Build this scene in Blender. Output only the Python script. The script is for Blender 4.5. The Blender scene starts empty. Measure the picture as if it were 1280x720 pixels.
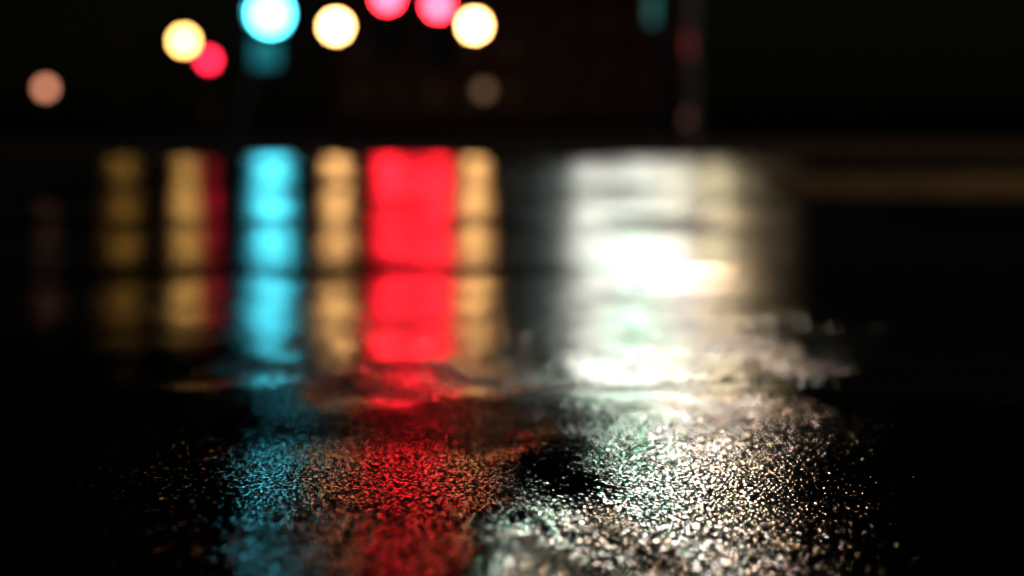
import bpy, bmesh, math
import numpy as np
from mathutils import Vector, Matrix

# ------------------------------------------------------------------ basics
sc = bpy.context.scene
COL = sc.collection
F = 2600.0          # focal length in pixels of a 1280 wide frame
HC = 0.40           # camera height
HR = 140.0          # row of the horizon
PITCH = math.atan((360 - HR) / F)

def at(px, row, Y):
    """world point seen at pixel (px,row) at ground distance Y"""
    cx = (px - 640) / F
    cy = (360 - row) / F
    d = Vector((cx, math.cos(PITCH) + cy * math.sin(PITCH), -math.sin(PITCH) + cy * math.cos(PITCH)))
    return Vector((0, 0, HC)) + d * (Y / d.y)

def px2m(n, Y):
    return n / F * Y

# ------------------------------------------------------------------ materials
MATS = {}
def mat(name, col=(.5, .5, .5), rough=.6, metal=0.0, noise=0.0, nscale=8.0, coat=0.0):
    if name in MATS: return MATS[name]
    m = bpy.data.materials.new(name); m.use_nodes = True
    nt = m.node_tree; b = nt.nodes['Principled BSDF']
    b.inputs['Base Color'].default_value = (*col, 1)
    b.inputs['Roughness'].default_value = rough
    b.inputs['Metallic'].default_value = metal
    if rough > .75: b.inputs['Specular IOR Level'].default_value = 0
    if coat: b.inputs['Coat Weight'].default_value = coat
    if noise:
        tc = nt.nodes.new('ShaderNodeTexCoord'); n = nt.nodes.new('ShaderNodeTexNoise')
        n.inputs['Scale'].default_value = nscale; n.inputs['Detail'].default_value = 6
        nt.links.new(tc.outputs['Object'], n.inputs['Vector'])
        r = nt.nodes.new('ShaderNodeValToRGB')
        r.color_ramp.elements[0].color = (*[c * (1 - noise) for c in col], 1)
        r.color_ramp.elements[1].color = (*[min(1, c * (1 + noise)) for c in col], 1)
        r.color_ramp.elements[0].position = .3; r.color_ramp.elements[1].position = .7
        nt.links.new(n.outputs['Fac'], r.inputs['Fac']); nt.links.new(r.outputs['Color'], b.inputs['Base Color'])
        bp = nt.nodes.new('ShaderNodeBump'); bp.inputs['Strength'].default_value = .3
        bp.inputs['Distance'].default_value = .01
        nt.links.new(n.outputs['Fac'], bp.inputs['Height']); nt.links.new(bp.outputs['Normal'], b.inputs['Normal'])
    MATS[name] = m
    return m

def glow(name, col, strength):
    if name in MATS: return MATS[name]
    m = bpy.data.materials.new(name); m.use_nodes = True
    b = m.node_tree.nodes['Principled BSDF']
    b.inputs['Base Color'].default_value = (.3, .3, .3, 1)
    b.inputs['Emission Color'].default_value = (*col, 1)
    b.inputs['Emission Strength'].default_value = strength
    m.cycles.emission_sampling = 'FRONT'
    MATS[name] = m
    return m

# ------------------------------------------------------------------ mesh helpers
class MB:
    def __init__(s): s.bm = bmesh.new()
    def box(s, c, size, bevel=0.0, rot=None):
        M = Matrix.Translation(Vector(c)) @ (rot if rot else Matrix()) @ Matrix.Diagonal((*size, 1))
        r = bmesh.ops.create_cube(s.bm, size=1, matrix=M)
        if bevel:
            es = list({e for v in r['verts'] for e in v.link_edges})
            bmesh.ops.bevel(s.bm, geom=es, offset=bevel, segments=2, affect='EDGES')
        return s
    def tube(s, pts, rads, n=20, cap=True):
        pts = [Vector(p) for p in pts]; rings = []
        if not hasattr(rads, '__len__'): rads = [rads] * len(pts)
        up = None
        for i, p in enumerate(pts):
            t = (pts[min(i + 1, len(pts) - 1)] - pts[max(i - 1, 0)]).normalized()
            a = Vector((1, 0, 0)) if abs(t.x) < .9 else Vector((0, 1, 0))
            if up is not None: a = up
            u = t.cross(a).normalized(); v = t.cross(u).normalized(); up = a
            rings.append([s.bm.verts.new(p + (u * math.cos(k * 2 * math.pi / n) + v * math.sin(k * 2 * math.pi / n)) * rads[i]) for k in range(n)])
        for a, b in zip(rings, rings[1:]):
            for k in range(n):
                s.bm.faces.new((a[k], a[(k + 1) % n], b[(k + 1) % n], b[k]))
        if cap:
            s.bm.faces.new(rings[0]); s.bm.faces.new(rings[-1])
        return s
    def lathe(s, c, prof, n=28, axis='Z'):
        """prof: list of (radius, height) along the axis"""
        c = Vector(c); rings = []
        for r, h in prof:
            ring = []
            for k in range(n):
                a = 2 * math.pi * k / n
                if axis == 'Z': p = Vector((r * math.cos(a), r * math.sin(a), h))
                else: p = Vector((r * math.cos(a), h, r * math.sin(a)))
                ring.append(s.bm.verts.new(c + p))
            rings.append(ring)
        for a, b in zip(rings, rings[1:]):
            for k in range(n):
                s.bm.faces.new((a[k], a[(k + 1) % n], b[(k + 1) % n], b[k]))
        s.bm.faces.new(rings[0]); s.bm.faces.new(rings[-1])
        return s
    def build(s, name, m, parent=None, smooth=True, loc=None):
        bmesh.ops.remove_doubles(s.bm, verts=s.bm.verts, dist=1e-6)
        bmesh.ops.recalc_face_normals(s.bm, faces=s.bm.faces)
        me = bpy.data.meshes.new(name); s.bm.to_mesh(me); s.bm.free()
        me.materials.append(m)
        if smooth:
            me.polygons.foreach_set('use_smooth', [True] * len(me.polygons))
            try: me.set_sharp_from_angle(angle=math.radians(35))
            except Exception: pass
        o = bpy.data.objects.new(name, me); COL.objects.link(o)
        if parent: o.parent = parent
        if loc is not None: o.location = loc
        return o

def tag(o, label=None, cat=None, group=None, kind=None):
    if label: o['label'] = label
    if cat: o['category'] = cat
    if group: o['group'] = group
    if kind: o['kind'] = kind
    return o

def empty(name, loc, label, cat, group=None, rz=0.0):
    o = bpy.data.objects.new(name, None); COL.objects.link(o)
    o.location = loc; o.rotation_euler.z = rz
    return tag(o, label, cat, group)

# ------------------------------------------------------------------ road surface
rng = np.random.default_rng(7)
_tabs = {}
def vnoise(x, y, seed):
    """smooth value noise in 0..1, numpy arrays"""
    if seed not in _tabs: _tabs[seed] = np.random.default_rng(seed).random((256, 256))
    T = _tabs[seed]
    xi = np.floor(x).astype(np.int64); yi = np.floor(y).astype(np.int64)
    fx = x - xi; fy = y - yi
    fx = fx * fx * fx * (fx * (fx * 6 - 15) + 10); fy = fy * fy * fy * (fy * (fy * 6 - 15) + 10)
    a = T[xi & 255, yi & 255]; b = T[(xi + 1) & 255, yi & 255]
    c = T[xi & 255, (yi + 1) & 255]; d = T[(xi + 1) & 255, (yi + 1) & 255]
    return (a * (1 - fx) + b * fx) * (1 - fy) + (c * (1 - fx) + d * fx) * fy

def fbm(x, y, seed, oct=3):
    s = 0; a = .5; t = 0
    for o in range(oct):
        s = s + a * vnoise(x * 2 ** o + 17.3 * o, y * 2 ** o + 9.1 * o, seed + o); t += a; a *= .5
    return s / t

def sstep(a, b, v):
    t = np.clip((v - a) / (b - a), 0, 1)
    return t * t * (3 - 2 * t)

def stones(x, y, cell, seed, H, tx, ty):
    """aggregate chips in metres: flat topped, each leaning its own way, steep at the rim"""
    r = np.random.default_rng(seed); sh = (512, 512)
    JX = r.random(sh); JY = r.random(sh); JR = r.random(sh); JH = r.random(sh)
    SH = r.random(sh) < .75; TX = r.normal(0, tx, sh); TY = r.normal(0, ty, sh)
    gx = x / cell; gy = y / cell
    xi = np.floor(gx).astype(np.int64); yi = np.floor(gy).astype(np.int64)
    best = np.full_like(gx, -2 * H); top = np.zeros_like(gx)
    for dx in (-1, 0, 1):
        for dy in (-1, 0, 1):
            cx = xi + dx; cy = yi + dy
            i = cx & 511; j = cy & 511
            ex = gx - (cx + .1 + .8 * JX[i, j]); ey = gy - (cy + .1 + .8 * JY[i, j])
            rad = .30 + .26 * JR[i, j]
            d2 = (ex ** 2 + ey ** 2) / rad ** 2
            h = H * (.35 + .65 * JH[i, j]) * (1 - .12 * d2 - .88 * d2 ** 3) + (TX[i, j] * ex + TY[i, j] * ey) * cell
            h = np.where(d2 < 1.3, h, -2 * H)
            top = np.where(h > best, (1 - sstep(.35, .65, d2)) * SH[i, j], top)
            best = np.maximum(best, h)
    return best, top

# long profile of the carriageway: slope (rise per metre) against distance
FARP = [(2.98, .0), (3.08, -.026), (3.24, -.030), (3.34, .004), (3.50, -.010), (3.8, -.020), (4.05, -.020), (4.7, -.022), (5.1, -.010), (5.4, -.012),
        (5.66, .0), (5.70, .045), (5.82, .045), (5.87, -.040), (5.97, -.040), (6.06, .0), (6.6, .002), (7.2, .002), (7.6, -.020), (8.1, -.020),
        (8.5, .006), (9.4, .008), (10.2, -.010), (11.6, -.010), (12.4, .019), (15.5, .016), (17.0, .004), (19.4, .0), (60, 0)]
PROF = [(-8, 0), (0, 0), (1.2, -.020), (1.75, -.070), (2.10, -.070), (2.48, -.062), (2.60, -.010), (2.70, .012), (2.92, .010)] + FARP
PROFR = [(-8, 0), (0, 0), (1.2, -.020), (1.75, -.018), (2.20, -.014), (2.32, -.002), (2.52, .0), (2.62, -.024), (2.92, -.030)] + FARP
_ty = np.linspace(-8, 60, 68001)
def _integ(P):
    py = np.array([p[0] for p in P], float); ps = np.array([p[1] for p in P], float); v = np.interp(_ty, py, ps)
    z = np.concatenate(([0], np.cumsum((v[1:] + v[:-1]) * .5 * (_ty[1] - _ty[0]))))
    z = z - np.interp(19.4, _ty, z)
    t = np.interp(3.0, _ty, z)
    return z - (t + .002) * np.clip((19.4 - _ty) / 16.4, 0, 1.15)
_tz = _integ(PROF); _tzr = _integ(PROFR)

def road_height(x, y):
    # wandering of the features so that nothing runs dead straight across
    wob = (fbm(x * .9 + 3, y * .35, 40) - .5) * .42 + .06 * np.sin(x * 1.7 + 1.0)
    wob = wob + (fbm(x * 4.5, y * 1.5, 42) - .5) * .52 * sstep(2.5, 2.9, y) * (1 - sstep(3.5, 4.0, y))
    near = 1 - sstep(4.5, 7.0, y)
    yy = y + wob * (.35 + .65 * near) * np.where(y < 0, 0, 1)
    z = np.interp(yy, _ty, _tz)
    sr = sstep(-.02, .14, x + (fbm(x * 6, y * 4, 46) - .5) * .10)
    z = z * (1 - sr) + np.interp(yy, _ty, _tzr) * sr
    # broad hollows
    fade = sstep(14., 19.0, y)
    z = z + (fbm(x * 1.3, y * 1.1, 50) - .5) * .006 * (1 - fade)
    z = z + (fbm(x * 6, y * 5, 60) - .5) * .0016 * (1 - sstep(5, 8, y))
    z = z * (1 - sstep(18.6, 19.35, y)) 
    # aggregate and the film of water that drowns it further out
    m = y < 7.5
    S = np.zeros_like(z); 
    xs, ys = x[m], y[m]
    nm = (ys < 3.6) & (ys > 1.2) & (np.abs(xs) < 1.4); fm = (ys > 2.7)
    st, tp = part_of(nm, xs, ys, 1, .68, 0, 0, .0031, 3, .00032, .024, .036)
    st2, tp2 = part_of(nm, xs, ys, 1, .68, 5.1, 2.7, .0058, 4, .00042, .026, .040)
    tp = np.where(st2 > st, tp2, tp); st = np.maximum(st, st2)
    big = part_of(fm & (ys < 6), xs, ys, 1, .62, 2.3, 1.1, .0088, 6, .0010, .05, .05)
    wb = sstep(3.0, 3.25, ys + wob[m])
    tp = tp * (1 - wb) + big[1] * wb; st = np.maximum(st, -.0008) * (1 - wb) + np.maximum(big[0], -.001) * wb
    # where the chips are worn dull or dry hardly any of them shine
    rnd = vnoise(xs * 240, ys * 150, 97)
    dull = 1.12 * (1 - sstep(-.160, -.118, xs / ys + (fbm(xs * 6, ys * 4, 44) - .5) * .05))
    gx = (xs - .045 - (fbm(xs * 9, ys * 6, 47) - .5) * .06) / .060; gy = (ys - 2.22) / .28
    dull = np.maximum(dull, 1.0 * np.exp(-(gx ** 2 + gy ** 2) ** 2))
    dull = np.maximum(dull, .42 * (1 - sstep(1.85, 2.12, ys + (fbm(xs * 6, ys * 5, 51) - .5) * .2)))
    dull = np.maximum(dull, sstep(.08, .31, xs / ys + (fbm(xs * 6, ys * 4, 48) - .5) * .03))
    tp = np.where(rnd > .12 + .74 * np.clip(dull, 0, 1), tp, 0)
    floor_ = -.00018 + (vnoise(xs * 800, ys * 600, 90) - .5) * .00016
    tp = np.where(st > floor_, tp, 0); st = np.maximum(st, floor_)
    # water level
    edge = ys + wob[m] * 1.0 + (fbm(xs * 4, ys * 3, 70) - .5) * 1.1
    lvl = -.00034 + .00098 * sstep(2.85, 3.45, edge) + .0007 * sstep(3.9, 5.2, ys)
    lvl = lvl + (fbm(xs * 2.4, ys * 2.0, 80) - .5) * .0004
    lvl = lvl + (fbm(xs * 9, ys * 5, 82) - .5) * .0013 * sstep(3.0, 3.3, ys) * (1 - sstep(4.2, 5, ys))
    lvl = lvl + (vnoise(xs * 26, ys * 14, 95) - .5) * .00006
    k = .00003
    dif = st - lvl
    hs = np.where(dif > 0, st, lvl) + k * np.exp(-np.abs(dif) / k)      # meniscus
    # loose grit standing out of the film near its shore
    gm = fm & (ys < 5.4) & (xs > -.4)
    g1 = part_of(gm, xs, ys, 1, .8, .7, .3, .0085, 8, .0030, 0, 0)[0]; g2 = part_of(gm, xs, ys, 1, .8, 1.9, 4.1, .014, 9, .0038, 0, 0)[0]
    dens = sstep(2.95, 3.15, ys) * (1 - sstep(3.3, 4.6, ys + (fbm(xs * 6, ys * 4, 160) - .5) * .8)) * (1 - sstep(.11, .19, xs / ys)) * (.35 + .65 * sstep(.045, .09, xs / ys) + .3 * np.exp(-((xs / ys - .012) / .022) ** 2))
    pk = vnoise(xs * 80, ys * 45, 161)
    gr = np.maximum(g1, g2) - .0011
    gr = np.where(pk < .33 * np.clip(dens, 0, 1.1), gr, -1) + lvl
    up = gr > hs
    hs = np.maximum(hs, gr)
    global DRY
    DRY = np.zeros_like(z)
    DRY[m] = np.where(up, 0, np.where(dif > 0, 1 - tp, 0)) * sstep(0, .00010, dif) * (1 - sstep(6.0, 7.0, ys))
    S[m] = hs * (1 - sstep(6.5, 7.5, ys)) + .0015 * sstep(6.5, 7.5, ys)
    S[~m] = .0015
    # strips and patches where the far film has drained and the bare surface scatters
    yw = y + (fbm(x * .8, y * .5, 120) - .5) * .9 * y / 10
    pat = fbm(x * 2.2, y * 1.2, 130)
    strip = np.zeros_like(z)
    for yc, hw, a in ((11.0, .60, .75), (7.85, .26, .8), (5.88, .13, .6), (4.95, .10, .45), (14.5, .5, .35)):
        strip = np.maximum(strip, .78 * a * (1 - sstep(.5, 1.3, np.abs(yw - yc) / hw)))
    strip = np.maximum(strip, .5 * (1 - sstep(.3, 1.0, np.abs(yw - 4.2) / .35)) * sstep(0, .4, x))
    strip = strip * (.45 + .8 * sstep(.35, .65, pat)) * (1 - .6 * sstep(0, .4, x))
    strip = np.maximum(strip, .30 * sstep(.0, .25, x) * sstep(3.3, 3.6, y) * (1 - sstep(5.2, 5.9, yw)) * (.5 + sstep(.35, .65, fbm(x * 12, y * 5, 145))))
    strip = np.maximum(strip, .9 * sstep(.60, .75, fbm(x * 1.6 + 9, y * .7, 140)) * sstep(4, 6, y))
    strip = np.maximum(strip, sstep(17.2, 19.0, y + (fbm(x * 1.5, y * .3, 150) - .5) * 3))
    DRY = np.maximum(DRY, np.clip(strip, 0, 1) * np.where(x > 0, sstep(3.3, 3.7, y), sstep(4.3, 4.8, y)))
    lf = (1 - sstep(3.2, 4.5, y + (fbm(x * 5, y * 3, 165) - .5) * 1.2)) * (1 - sstep(-.52, -.24, x + (fbm(x * 4, y * 3, 166) - .5) * .2)) * (y > 2.95)
    DRY = np.maximum(DRY, .92 * lf)
    S = S * (1 - sstep(18.6, 19.35, y))
    return z + S

def part_of(mask, xs, ys, kx, ky, ox, oy, *a):
    """aggregate evaluated only where it is wanted"""
    h = np.full(xs.shape, -1.0); t = np.zeros(xs.shape)
    h[mask], t[mask] = stones((xs[mask] * kx + ox), (ys[mask] * ky + oy), *a)
    return h, t

def graded(a_fine0, a_fine1, d, lo, hi, g, dmax):
    v = list(np.arange(a_fine0, a_fine1, d))
    s = d; t = v[-1]
    while t < hi:
        s = min(s * g, dmax); t += s; v.append(min(t, hi))
    s = d; t = v[0]; pre = []
    while t > lo:
        s = min(s * g, dmax); t -= s; pre.append(max(t, lo))
    return np.array(pre[::-1] + v)

def make_sheet(name, xs, ys, hfun, m, **kw):
    X, Y = np.meshgrid(xs, ys)
    Z = hfun(X.ravel(), Y.ravel()).reshape(X.shape)
    co = np.stack([X, Y, Z], -1).reshape(-1, 3).astype(np.float32)
    ny, nx = X.shape
    idx = np.arange(nx * ny, dtype=np.int32).reshape(ny, nx)
    q = np.stack([idx[:-1, :-1], idx[:-1, 1:], idx[1:, 1:], idx[1:, :-1]], -1).reshape(-1)
    me = bpy.data.meshes.new(name)
    me.vertices.add(nx * ny); me.vertices.foreach_set('co', co.ravel())
    nf = (nx - 1) * (ny - 1)
    me.loops.add(nf * 4); me.loops.foreach_set('vertex_index', q)
    me.polygons.add(nf); me.polygons.foreach_set('loop_start', np.arange(0, nf * 4, 4, dtype=np.int32))
    me.polygons.foreach_set('use_smooth', np.ones(nf, dtype=bool))
    me.update(calc_edges=True)
    at_ = me.attributes.new('grit', 'FLOAT', 'POINT'); at_.data.foreach_set('value', DRY.astype(np.float32))
    me.materials.append(m)
    o = bpy.data.objects.new(name, me); COL.objects.link(o)
    return tag(o, kind='structure', **kw)

def wet_asphalt():
    m = bpy.data.materials.new('wet_asphalt'); m.use_nodes = True
    nt = m.node_tree; N = nt.nodes; L = nt.links; b = N['Principled BSDF']
    g = N.new('ShaderNodeNewGeometry')
    def noise(scale, det=3):
        n = N.new('ShaderNodeTexNoise'); n.inputs['Scale'].default_value = scale; n.inputs['Detail'].default_value = det
        L.new(g.outputs['Position'], n.inputs['Vector']); return n
    def mapr(src, a, b_, c, d):
        r = N.new('ShaderNodeMapRange'); r.inputs[1].default_value = a; r.inputs[2].default_value = b_
        r.inputs[3].default_value = c; r.inputs[4].default_value = d; r.interpolation_type = 'SMOOTHSTEP'
        L.new(src, r.inputs[0]); return r
    n1 = noise(140, 2)
    cr = N.new('ShaderNodeValToRGB'); cr.color_ramp.elements[0].color = (.006, .006, .006, 1); cr.color_ramp.elements[1].color = (.022, .021, .020, 1)
    L.new(n1.outputs['Fac'], cr.inputs['Fac']); pass
    n2 = noise(2.2, 4)
    sx = N.new('ShaderNodeSeparateXYZ'); L.new(g.outputs['Position'], sx.inputs[0])
    far = mapr(sx.outputs['Y'], 2.9, 4.2, 0, 1)
    rN = mapr(n2.outputs['Fac'], .35, .65, .10, .14)
    rF = mapr(n2.outputs['Fac'], .35, .65, .19, .23)
    mx = N.new('ShaderNodeMix'); L.new(far.outputs[0], mx.inputs[0]); L.new(rN.outputs[0], mx.inputs[2]); L.new(rF.outputs[0], mx.inputs[3])
    at_ = N.new('ShaderNodeAttribute'); at_.attribute_name = 'grit'
    df = N.new('ShaderNodeBsdfDiffuse'); gl = N.new('ShaderNodeBsdfGlossy'); gl.distribution = 'BECKMANN'
    fr = N.new('ShaderNodeFresnel'); fr.inputs['IOR'].default_value = 1.4
    L.new(cr.outputs['Color'], df.inputs['Color']); gl.inputs['Color'].default_value = (1, 1, 1, 1)
    inv = N.new('ShaderNodeMath'); inv.operation = 'SUBTRACT'; inv.inputs[0].default_value = 1; L.new(at_.outputs['Fac'], inv.inputs[1])
    pw = N.new('ShaderNodeMath'); pw.operation = 'MULTIPLY'; L.new(inv.outputs[0], pw.inputs[0]); L.new(fr.outputs[0], pw.inputs[1])
    mxs = N.new('ShaderNodeMixShader'); L.new(pw.outputs[0], mxs.inputs[0]); L.new(df.outputs[0], mxs.inputs[1]); L.new(gl.outputs[0], mxs.inputs[2])
    L.new(mx.outputs[0], gl.inputs['Roughness']); N.remove(b)
    L.new(mxs.outputs[0], N['Material Output'].inputs['Surface'])
    # small ripples on the far film
    mp = N.new('ShaderNodeMapping'); mp.inputs['Scale'].default_value = (1, 1, 1)
    L.new(g.outputs['Position'], mp.inputs['Vector'])
    n3 = N.new('ShaderNodeTexNoise'); n3.inputs['Scale'].default_value = 9; n3.inputs['Detail'].default_value = 2
    L.new(mp.outputs[0], n3.inputs['Vector'])
    bp = N.new('ShaderNodeBump'); bp.inputs['Distance'].default_value = .0010
    L.new(far.outputs[0], bp.inputs['Strength']); L.new(n3.outputs['Fac'], bp.inputs['Height'])
    L.new(bp.outputs['Normal'], gl.inputs['Normal']); L.new(bp.outputs['Normal'], fr.inputs['Normal'])
    return m

import os
LOD = float(os.environ.get('LOD', '1'))
xs = graded(-.64, .66, .00105 * LOD, -40, 40, 1.012, 1.5)
ys = graded(1.50, 3.05, .0015 * LOD, -5, 19.4, 1.0029, .04)
make_sheet('road', xs, ys, road_height, wet_asphalt(), label='dark wet asphalt road mirroring the coloured lights', cat='road')

# far kerb, footway, far carriageway and the ground beyond
kc = mat('kerb_concrete', (.13, .11, .09), .8, noise=.3, nscale=14)
b = MB(); 
for i in range(-44, 44): b.box((i * .915, 19.49, .02), (.905, .16, .12), .01)
tag(b.build('kerb', kc), 'low pale concrete kerb edging the wet road', 'kerb', kind='structure')
footm = mat('footway_asphalt', (.03, .028, .026), .95, noise=.3, nscale=30)
def flat(name, x0, x1, y0, y1, z, m, label, cat):
    bm = MB(); vs = [bm.bm.verts.new(p) for p in ((x0, y0, z), (x1, y0, z), (x1, y1, z), (x0, y1, z))]
    bm.bm.faces.new(vs); o = bm.build(name, m, smooth=False); return tag(o, label, cat, kind='structure')
flat('pavement', -40, 40, 19.57, 23.5, .075, footm, 'dark pavement beyond the wet road', 'pavement')
flat('ground', -2500, 2500, -2500, 2500, -.12, mat('dark_earth', (.02, .021, .015), 1, noise=.5, nscale=2), 'dark open ground reaching the horizon', 'ground')
flat('far_road', -40, 40, 23.5, 180, -.02, mat('dry_asphalt', (.03, .03, .03), .9, noise=.3, nscale=20), 'dark dry carriageway beyond the pavement', 'road')

# added flush pale strip made to catch brown light at the far right
def strip_h(x, y):
    return road_height(x, y) + .006
sm = mat('pale_light_catcher', (.20, .17, .13), .95, noise=.5, nscale=3)
_h = strip_h
sx_ = np.linspace(1.75, 22, 220); sy_ = np.linspace(11.4, 14.6, 60)
X_, Y_ = np.meshgrid(sx_, sy_)
Y_ = Y_ + (fbm(X_.ravel() * .8, X_.ravel() * .1, 170).reshape(X_.shape) - .5) * .5
X_ = X_ + ((fbm(Y_.ravel() * 1.5, Y_.ravel() * .3, 171).reshape(X_.shape) - .5) * 1.2) * (1 - (X_ - 1.75) / 20)
b = MB(); zz = strip_h(X_.ravel(), Y_.ravel()).reshape(X_.shape)
vv = [[b.bm.verts.new((X_[a, c], Y_[a, c], zz[a, c])) for c in range(X_.shape[1])] for a in range(X_.shape[0])]
for a in range(X_.shape[0] - 1):
    for c in range(X_.shape[1] - 1):
        b.bm.faces.new((vv[a][c], vv[a][c + 1], vv[a + 1][c + 1], vv[a + 1][c]))
tag(b.build('brown_light_strip', sm), 'added pale strip catching dim brown light across the right of the road', 'road', kind='structure')

# ------------------------------------------------------------------ lamps
black = mat('black_painted_metal', (.02, .022, .022), .45)
galv = mat('galvanised_steel', (.32, .33, .33), .5, .6, noise=.15)
dull = mat('unlit_lens', (.03, .03, .03), .3)

def post_lamp(px, row, Y, r, matl, label, group='street lamps glowing in the dark beyond the road'):
    c = at(px, row, Y); gz = -.02
    t = empty('street_lamp', (c.x, c.y, gz), label, 'street lamp', group)
    h = c.z - gz
    MB().lathe((0, 0, 0), [(.11, 0), (.11, .35), (.075, .42), (.06, .9), (.045, h - r - .18), (.07, h - r - .14), (.10, h - r - .04), (.06, h - r + .01)]).build('pole', black, t)
    n = 14
    MB().lathe((0, 0, h), [(max(.003, r * math.sin(math.pi * k / n)), -r * math.cos(math.pi * k / n)) for k in range(n + 1)]).build('globe', matl, t)
    MB().lathe((0, 0, h + r * .92), [(.10, 0), (.12, .03), (.05, .07), (.012, .15)]).build('cap', black, t)
    return t

warm = glow('warm_white_globe', (1.0, .50, .17), 42)
warm2 = glow('pale_yellow_globe', (1.0, .52, .13), 24)
peach = glow('peach_globe', (1.0, .38, .22), 3.4)
dim = glow('dim_amber_globe', (1.0, .55, .30), .35)
amber = glow('amber_globe', (1.0, .50, .08), 7)
post_lamp(420, 33, 92, .42, warm, 'warm white globe lamp right of the cyan traffic light')
post_lamp(593, 32, 92, .42, warm, 'warm white globe lamp just below and right of the red signals')
post_lamp(230, 51, 100, .40, warm2, 'pale yellow globe lamp touching the small red light')
post_lamp(57, 110, 120, .34, peach, 'dull peach globe lamp at the far left')
post_lamp(605, 113, 120, .36, dim, 'faint brown globe lamp low under the right warm lamp')
post_lamp(150, -55, 90, .30, amber, 'amber globe lamp above the left of the view, mirrored yellow in the road')

def signal_head(t, z, Yoff, lit, lens_r, lens_mat, xo=0.0, nl=3, faces=1):
    """vertical signal head; z is the height of the lit lens, lit its index from the top"""
    r = lens_r; sp = r * 2.35
    top = z + lit * sp
    zc = top - sp * (nl - 1) / 2
    hd = MB().box((xo, Yoff, zc), (r * 2.7, r * 1.5, sp * nl + r * .4), .02).build('signal_housing', black, t)
    MB().box((xo, Yoff + .02, zc), (r * 4.0, .02, sp * nl + r * 1.5), .004).build('backing_board', black, t)
    for k in range(nl):
        lz = top - k * sp
        yy = Yoff - r * .75
        MB().lathe((xo, yy, lz), [(r, 0), (r, -.01), (r * .8, -.03), (r * .4, -.045), (.003, -.05)], axis='Y').build('lens', lens_mat if k == lit else dull, hd)
        v = MB(); n = 18; seg = []
        for q in range(n + 1):
            a = math.radians(-35 + 250 * q / n); R1 = r * 1.08; dep = r * (1.0 + .9 * max(0, math.sin(a)))
            p = [(xo + R1 * math.cos(a), yy, lz + R1 * math.sin(a)), (xo + R1 * math.cos(a), yy - dep, lz + R1 * math.sin(a)),
                 (xo + (R1 + .008) * math.cos(a), yy - dep, lz + (R1 + .008) * math.sin(a)), (xo + (R1 + .008) * math.cos(a), yy, lz + (R1 + .008) * math.sin(a))]
            seg.append([v.bm.verts.new(c) for c in p])
        for a, b_ in zip(seg, seg[1:]):
            for k2 in range(4): v.bm.faces.new((a[k2], a[(k2 + 1) % 4], b_[(k2 + 1) % 4], b_[k2]))
        v.bm.faces.new(seg[0]); v.bm.faces.new(seg[-1])
        v.build('visor', black, hd)
    return hd

cyan = glow('cyan_signal_lens', (.09, .80, 1.0), 22)
redl = glow('red_signal_lens', (1.0, .015, .027), 78)
redc = glow('small_red_lens', (1.0, .015, .05), 16)

# left traffic light: green lit at the bottom of the head
c = at(340, 18, 45)
t = empty('traffic_light', (c.x, c.y + .2, -.02), 'tall traffic light on a grey pole showing bright cyan green', 'traffic light', 'traffic lights beyond the road')
signal_head(t, c.z + .02, -.2, 2, .36, cyan)
bx = px2m(300 - 340, 45)
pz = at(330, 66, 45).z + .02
hc = MB().box((-.15, -.12, pz), (.62, .16, .66), .02).build('spill_panel_box', black, t)
MB().box((-.15, -.21, pz), (.54, .02, .56), .004).build('cyan_spill_panel', glow('cyan_spill_glow', (.03, .75, .9), .24), hc)  # added glowing panel imitates cyan light spilled below the lit lens
MB().tube([(bx - .12, 0.05, 0), (bx * .9 - .1, .05, .3), (bx * .25, .05, c.z - .3), (0, .05, c.z + .6), (0, .05, c.z + 1.5)], [.09, .075, .075, .07, .06]).build('pole', galv, t)
MB().box((0, -.03, c.z + .4), (.05, .2, .9)).build('bracket', black, t)

# mast arm signals
Ym = 60
cp = at(866, 60, Ym)
c1 = at(485, -3, Ym); c2 = at(548, 7, Ym)
armz = at(600, -66, Ym).z
t = empty('traffic_light', (cp.x, cp.y, -.02), 'mast arm traffic light with two red lamps over the road', 'traffic light', 'traffic lights beyond the road')
MB().tube([(0, .3, 0), (0, .3, .5), (0, .3, armz + .6)], [.14, .12, .09]).build('mast', galv, t)
MB().tube([(0, .3, armz), ((c1.x - cp.x) * .5, .3, armz + .14), (c1.x - cp.x - .4, .3, armz + .2)], [.08, .07, .05]).build('arm', galv, t)
signal_head(t, c1.z + .02, 0, 0, .26, redl, xo=c1.x - cp.x)
signal_head(t, c2.z + .02, 0, 0, .26, redl, xo=c2.x - cp.x)

c3 = at(517, -92, Ym)
signal_head(t, c3.z + .02, 0, 0, .24, redl, xo=c3.x - cp.x, nl=1)  # unseen third head added to fill the gap in the red reflection
# distant red
c = at(262, 75, 90)
t = empty('traffic_light', (c.x, c.y + .2, -.02), 'small distant red traffic light beside the pale yellow lamp', 'traffic light', 'traffic lights beyond the road')
signal_head(t, c.z + .02, -.2, 0, .26, redc)
MB().tube([(0, .05, 0), (0, .05, .4), (0, .05, c.z + .3)], [.09, .07, .06]).build('pole', galv, t)

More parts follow.
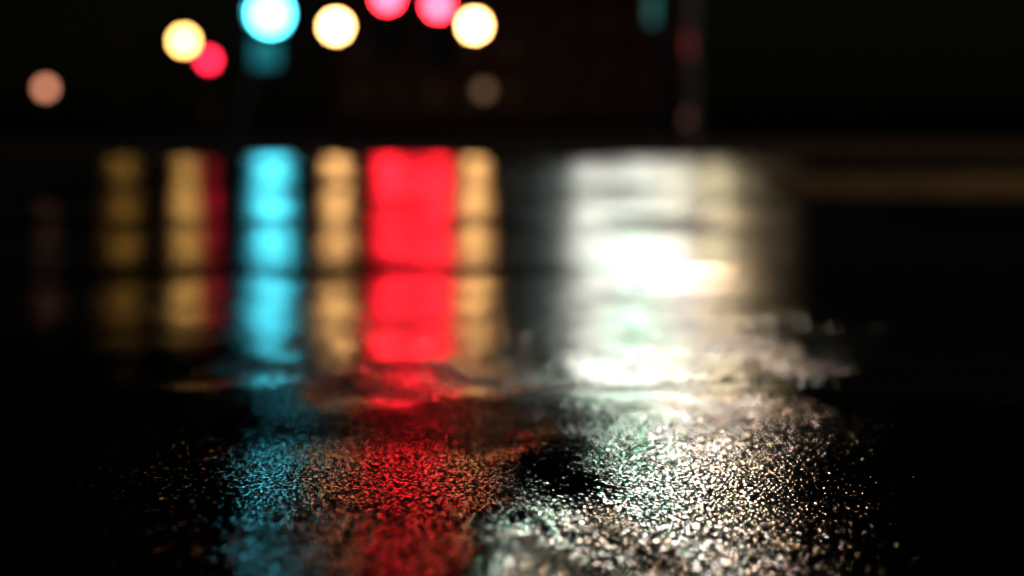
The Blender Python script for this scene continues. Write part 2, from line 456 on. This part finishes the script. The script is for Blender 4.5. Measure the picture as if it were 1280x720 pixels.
# pedestrian signal post
Yp = 42
c = at(866, 55, Yp)
t = empty('pedestrian_signal', (c.x, c.y, -.02), 'dim crossing post with a red lamp, a panel imitating spilled teal light and a push button box with imitated reflector glow', 'pedestrian signal')
hz = c.z
MB().tube([(0, .1, 0), (0, .1, .3), (0, .1, hz + 1.6)], [.085, .065, .06]).build('pole', galv, t)
hd = MB().box((0, -.05, hz), (.34, .2, .62), .02).build('signal_housing', black, t)
MB().box((0, -.16, hz), (.24, .02, .44), .004).build('lens', glow('dim_red_panel', (1, .10, .10), .30), hd)
h2 = MB().box((-.72, -.05, hz + .70), (.36, .2, .62), .02).build('signal_housing', black, t)
MB().box((-.72, -.16, hz + .72), (.33, .02, .56), .004).build('lens', glow('teal_spill_panel', (.08, .8, .75), .2), h2)  # emission imitates teal light spilled on a housing, not a lit lens
MB().box((-.33, .08, hz + .75), (.62, .05, .05)).build('bracket', black, t)
bz = at(860, 148, Yp).z + .02
h3 = MB().box((-.06, -.04, bz), (.22, .14, .36), .02).build('push_button_box', black, t)
MB().box((-.06, -.12, bz), (.17, .02, .26), .004).build('reflector_glow', glow('amber_glow_panel', (1, .36, .22), .22), h3)  # emission imitates light falling on a dim reflector

# floodlight mast (its lamps hang above the view, its light pours over the road)
def flood(t, x, z, w, h, matl, tilt=-.10):
    R = Matrix.Rotation(tilt, 4, 'X')
    hd = MB().box((x, 0, z), (w + .06, .14, h + .06), .015, R).build('floodlight', black, t)
    MB().box((x, -.075, z - .008), (w, .012, h), .003, R).build('lit_panel', matl, hd)
Yf = 34
c = at(832, -60, Yf)
t = empty('floodlight_mast', (c.x, c.y, -.02), 'floodlight mast above the view whose lamps whiten the wet road', 'floodlight mast')
top = at(832, -480, Yf).z
MB().tube([(0, .35, 0), (0, .35, .6), (0, .35, top + 1.2)], [.16, .13, .09]).build('mast', mat('dark_steel', (.03, .03, .03), .6), t)
wc = glow('cool_white_panel', (1.0, 1.0, .88), 13)
wm = glow('mild_white_panel', (1.0, .94, .74), 13)
wy = glow('cream_white_panel', (1.0, .84, .52), 9)
wo = glow('yellow_white_panel', (1.0, .76, .42), 3)
w0 = glow('faint_yellow_panel', (1.0, .74, .40), .8)
t0 = glow('faint_grey_panel', (.85, 1.0, .90), .3)
tl = glow('teal_white_panel', (.78, 1.0, .90), 1.3)
hi = glow('pinkish_white_panel', (1.0, .86, .90), 230)
hw = glow('peach_white_panel', (1.0, .66, .36), 130)
for x_, row_, w_, h_, m_ in ((655, -80, 40, 30, t0), (700, -80, 40, 36, tl), (746, -78, 48, 46, wc), (797, -76, 50, 48, wc), (847, -76, 50, 48, wm), (893, -78, 42, 44, wy), (932, -80, 34, 30, wo), (972, -80, 40, 26, w0),
                             (790, -372, 50, 50, hi), (842, -372, 50, 50, hi), (896, -368, 46, 46, hw)):
    p = at(x_, row_, Yf)
    flood(t, p.x - c.x, p.z, px2m(w_, Yf), px2m(h_, Yf), m_)
for rr in (-104, -402):
    p0 = at(640, rr, Yf); p1 = at(990, rr, Yf)
    MB().box(((p0.x + p1.x) / 2 - c.x, .2, p0.z + .1), (p1.x - p0.x, .08, .08), .01).build('crossbar', black, t)

t = empty('street_lamp', (7.6, 10.2, -.02), 'added unseen warm lamp at the right lighting the pale strip', 'street lamp')  # lamp added out of view to light the pale strip
MB().tube([(.5, 0, 0), (.5, 0, .5), (.5, 0, 3.1), (.3, 0, 3.3), (0, .05, 3.32)], [.09, .07, .05, .045, .04]).build('pole', black, t)
R = Matrix.Rotation(-.9, 4, 'X')
hd = MB().box((0, .1, 3.3), (.5, .16, .3), .02, R).build('added_lamp_head', black, t)
MB().box((0, .18, 3.26), (.44, .012, .24), .003, R).build('lit_panel', glow('strip_fill_panel', (1.0, .48, .13), 320), hd)
# green signal over the crossing, above the view
c = at(800, -290, 32)
t = empty('traffic_light', (c.x, c.y + .2, -.02), 'overhead green traffic light above the view tinting the road green', 'traffic light', 'traffic lights beyond the road')
signal_head(t, c.z + .02, -.2, 2, .20, glow('overhead_green_lens', (.10, .85, .42), 160))
MB().tube([(.9, .25, 0), (.9, .25, .5), (.9, .25, c.z + .5), (.5, .2, c.z + .62), (0, .05, c.z + .62)], [.1, .08, .07, .05, .05]).build('pole', galv, t)

# added dark block, its brick tone imitating red haze behind the signals
Yb = 150; p0 = at(425, 100, Yb); p1 = at(850, 100, Yb); W = p1.x - p0.x; Hb = 13.5
t = empty('added_haze_block', ((p0.x + p1.x) / 2, Yb, -.05), 'added dark reddish brick block imitating faint red haze behind the signals', 'added_haze_block')
brick = mat('haze_red_brick', (.22, .085, .065), .9, noise=.35, nscale=1.3)
wall = MB(); wins = []
ncol, nrow = 9, 4
cw = W / ncol; rh = Hb / nrow
for i in range(ncol):
    for k in range(nrow):
        xc = -W / 2 + cw * (i + .5); zc = rh * (k + .5); ww, wh = 1.3, 1.7
        wall.box((xc - (cw + ww) / 4, 0, zc), ((cw - ww) / 2, .4, rh)); wall.box((xc + (cw + ww) / 4, 0, zc), ((cw - ww) / 2, .4, rh))
        wall.box((xc, 0, zc - (rh + wh) / 4), (ww, .4, (rh - wh) / 2)); wall.box((xc, 0, zc + (rh + wh) / 4), (ww, .4, (rh - wh) / 2))
        wins.append((xc, zc, ww, wh))
wall.box((0, 5.2, Hb / 2), (W, 9.9, Hb - .02)).build('wall', brick, t, smooth=False)
stone_m = mat('painted_frame', (.12, .11, .10), .7)
for xc, zc, ww, wh in wins:
    fr_ = MB(); fr_.box((xc - ww / 2 + .04, .02, zc), (.07, .1, wh - .02)).box((xc + ww / 2 - .04, .02, zc), (.07, .1, wh - .02)).box((xc, .02, zc), (ww - .16, .08, .06))
    f_ = fr_.build('window', stone_m, t, smooth=False)
    MB().box((xc, .12, zc), (ww - .02, .02, wh - .02)).build('pane', mat('dark_glass', (.01, .01, .012), .2), f_, smooth=False)
MB().box((0, 5, Hb + .15), (W + .5, 10.6, .3), .03).build('roof', stone_m, t, smooth=False)

# ------------------------------------------------------------------ sky, moonlight, camera
w = bpy.data.worlds.new('World'); sc.world = w; w.use_nodes = True
nt = w.node_tree; bg = nt.nodes['Background']
sky = nt.nodes.new('ShaderNodeTexSky'); sky.sky_type = 'NISHITA'; sky.sun_disc = False
EL, RO = math.radians(12), math.radians(200)
sky.sun_elevation = EL; sky.sun_rotation = RO
nt.links.new(sky.outputs[0], bg.inputs[0]); bg.inputs[1].default_value = .0003
s = bpy.data.lights.new('moon', 'SUN'); s.energy = .05; s.angle = math.radians(.5); s.color = (.8, .9, 1)
so = bpy.data.objects.new('moon', s); COL.objects.link(so)
so.rotation_euler = (math.radians(90) - EL, 0, math.radians(180) - RO)

cam = bpy.data.cameras.new('camera'); co = bpy.data.objects.new('camera', cam); COL.objects.link(co)
cam.sensor_width = 36; cam.lens = 36 * F / 1280
co.location = (0, 0, HC); co.rotation_euler = (math.pi / 2 - PITCH, 0, 0)
cam.clip_start = .05; cam.clip_end = 6000
cam.dof.use_dof = True; cam.dof.aperture_blades = 9; cam.dof.aperture_rotation = .3; cam.dof.focus_distance = 2.15; cam.dof.aperture_fstop = 2.15
sc.camera = co
co.location.z = HC + float(_tz[0]) * 0

sc.render.engine = 'CYCLES'
sc.view_settings.view_transform = 'Standard'; sc.view_settings.look = 'None'
sc.view_settings.exposure = 0; sc.view_settings.gamma = 1; sc.view_settings.use_curve_mapping = False
cy = sc.cycles
cy.use_adaptive_sampling = False
cy.use_denoising = True
cy.sample_clamp_indirect = 25
cy.max_bounces = 4; cy.diffuse_bounces = 1; cy.glossy_bounces = 3; cy.transmission_bounces = 1
cy.caustics_reflective = False; cy.caustics_refractive = False
cy.use_light_tree = True
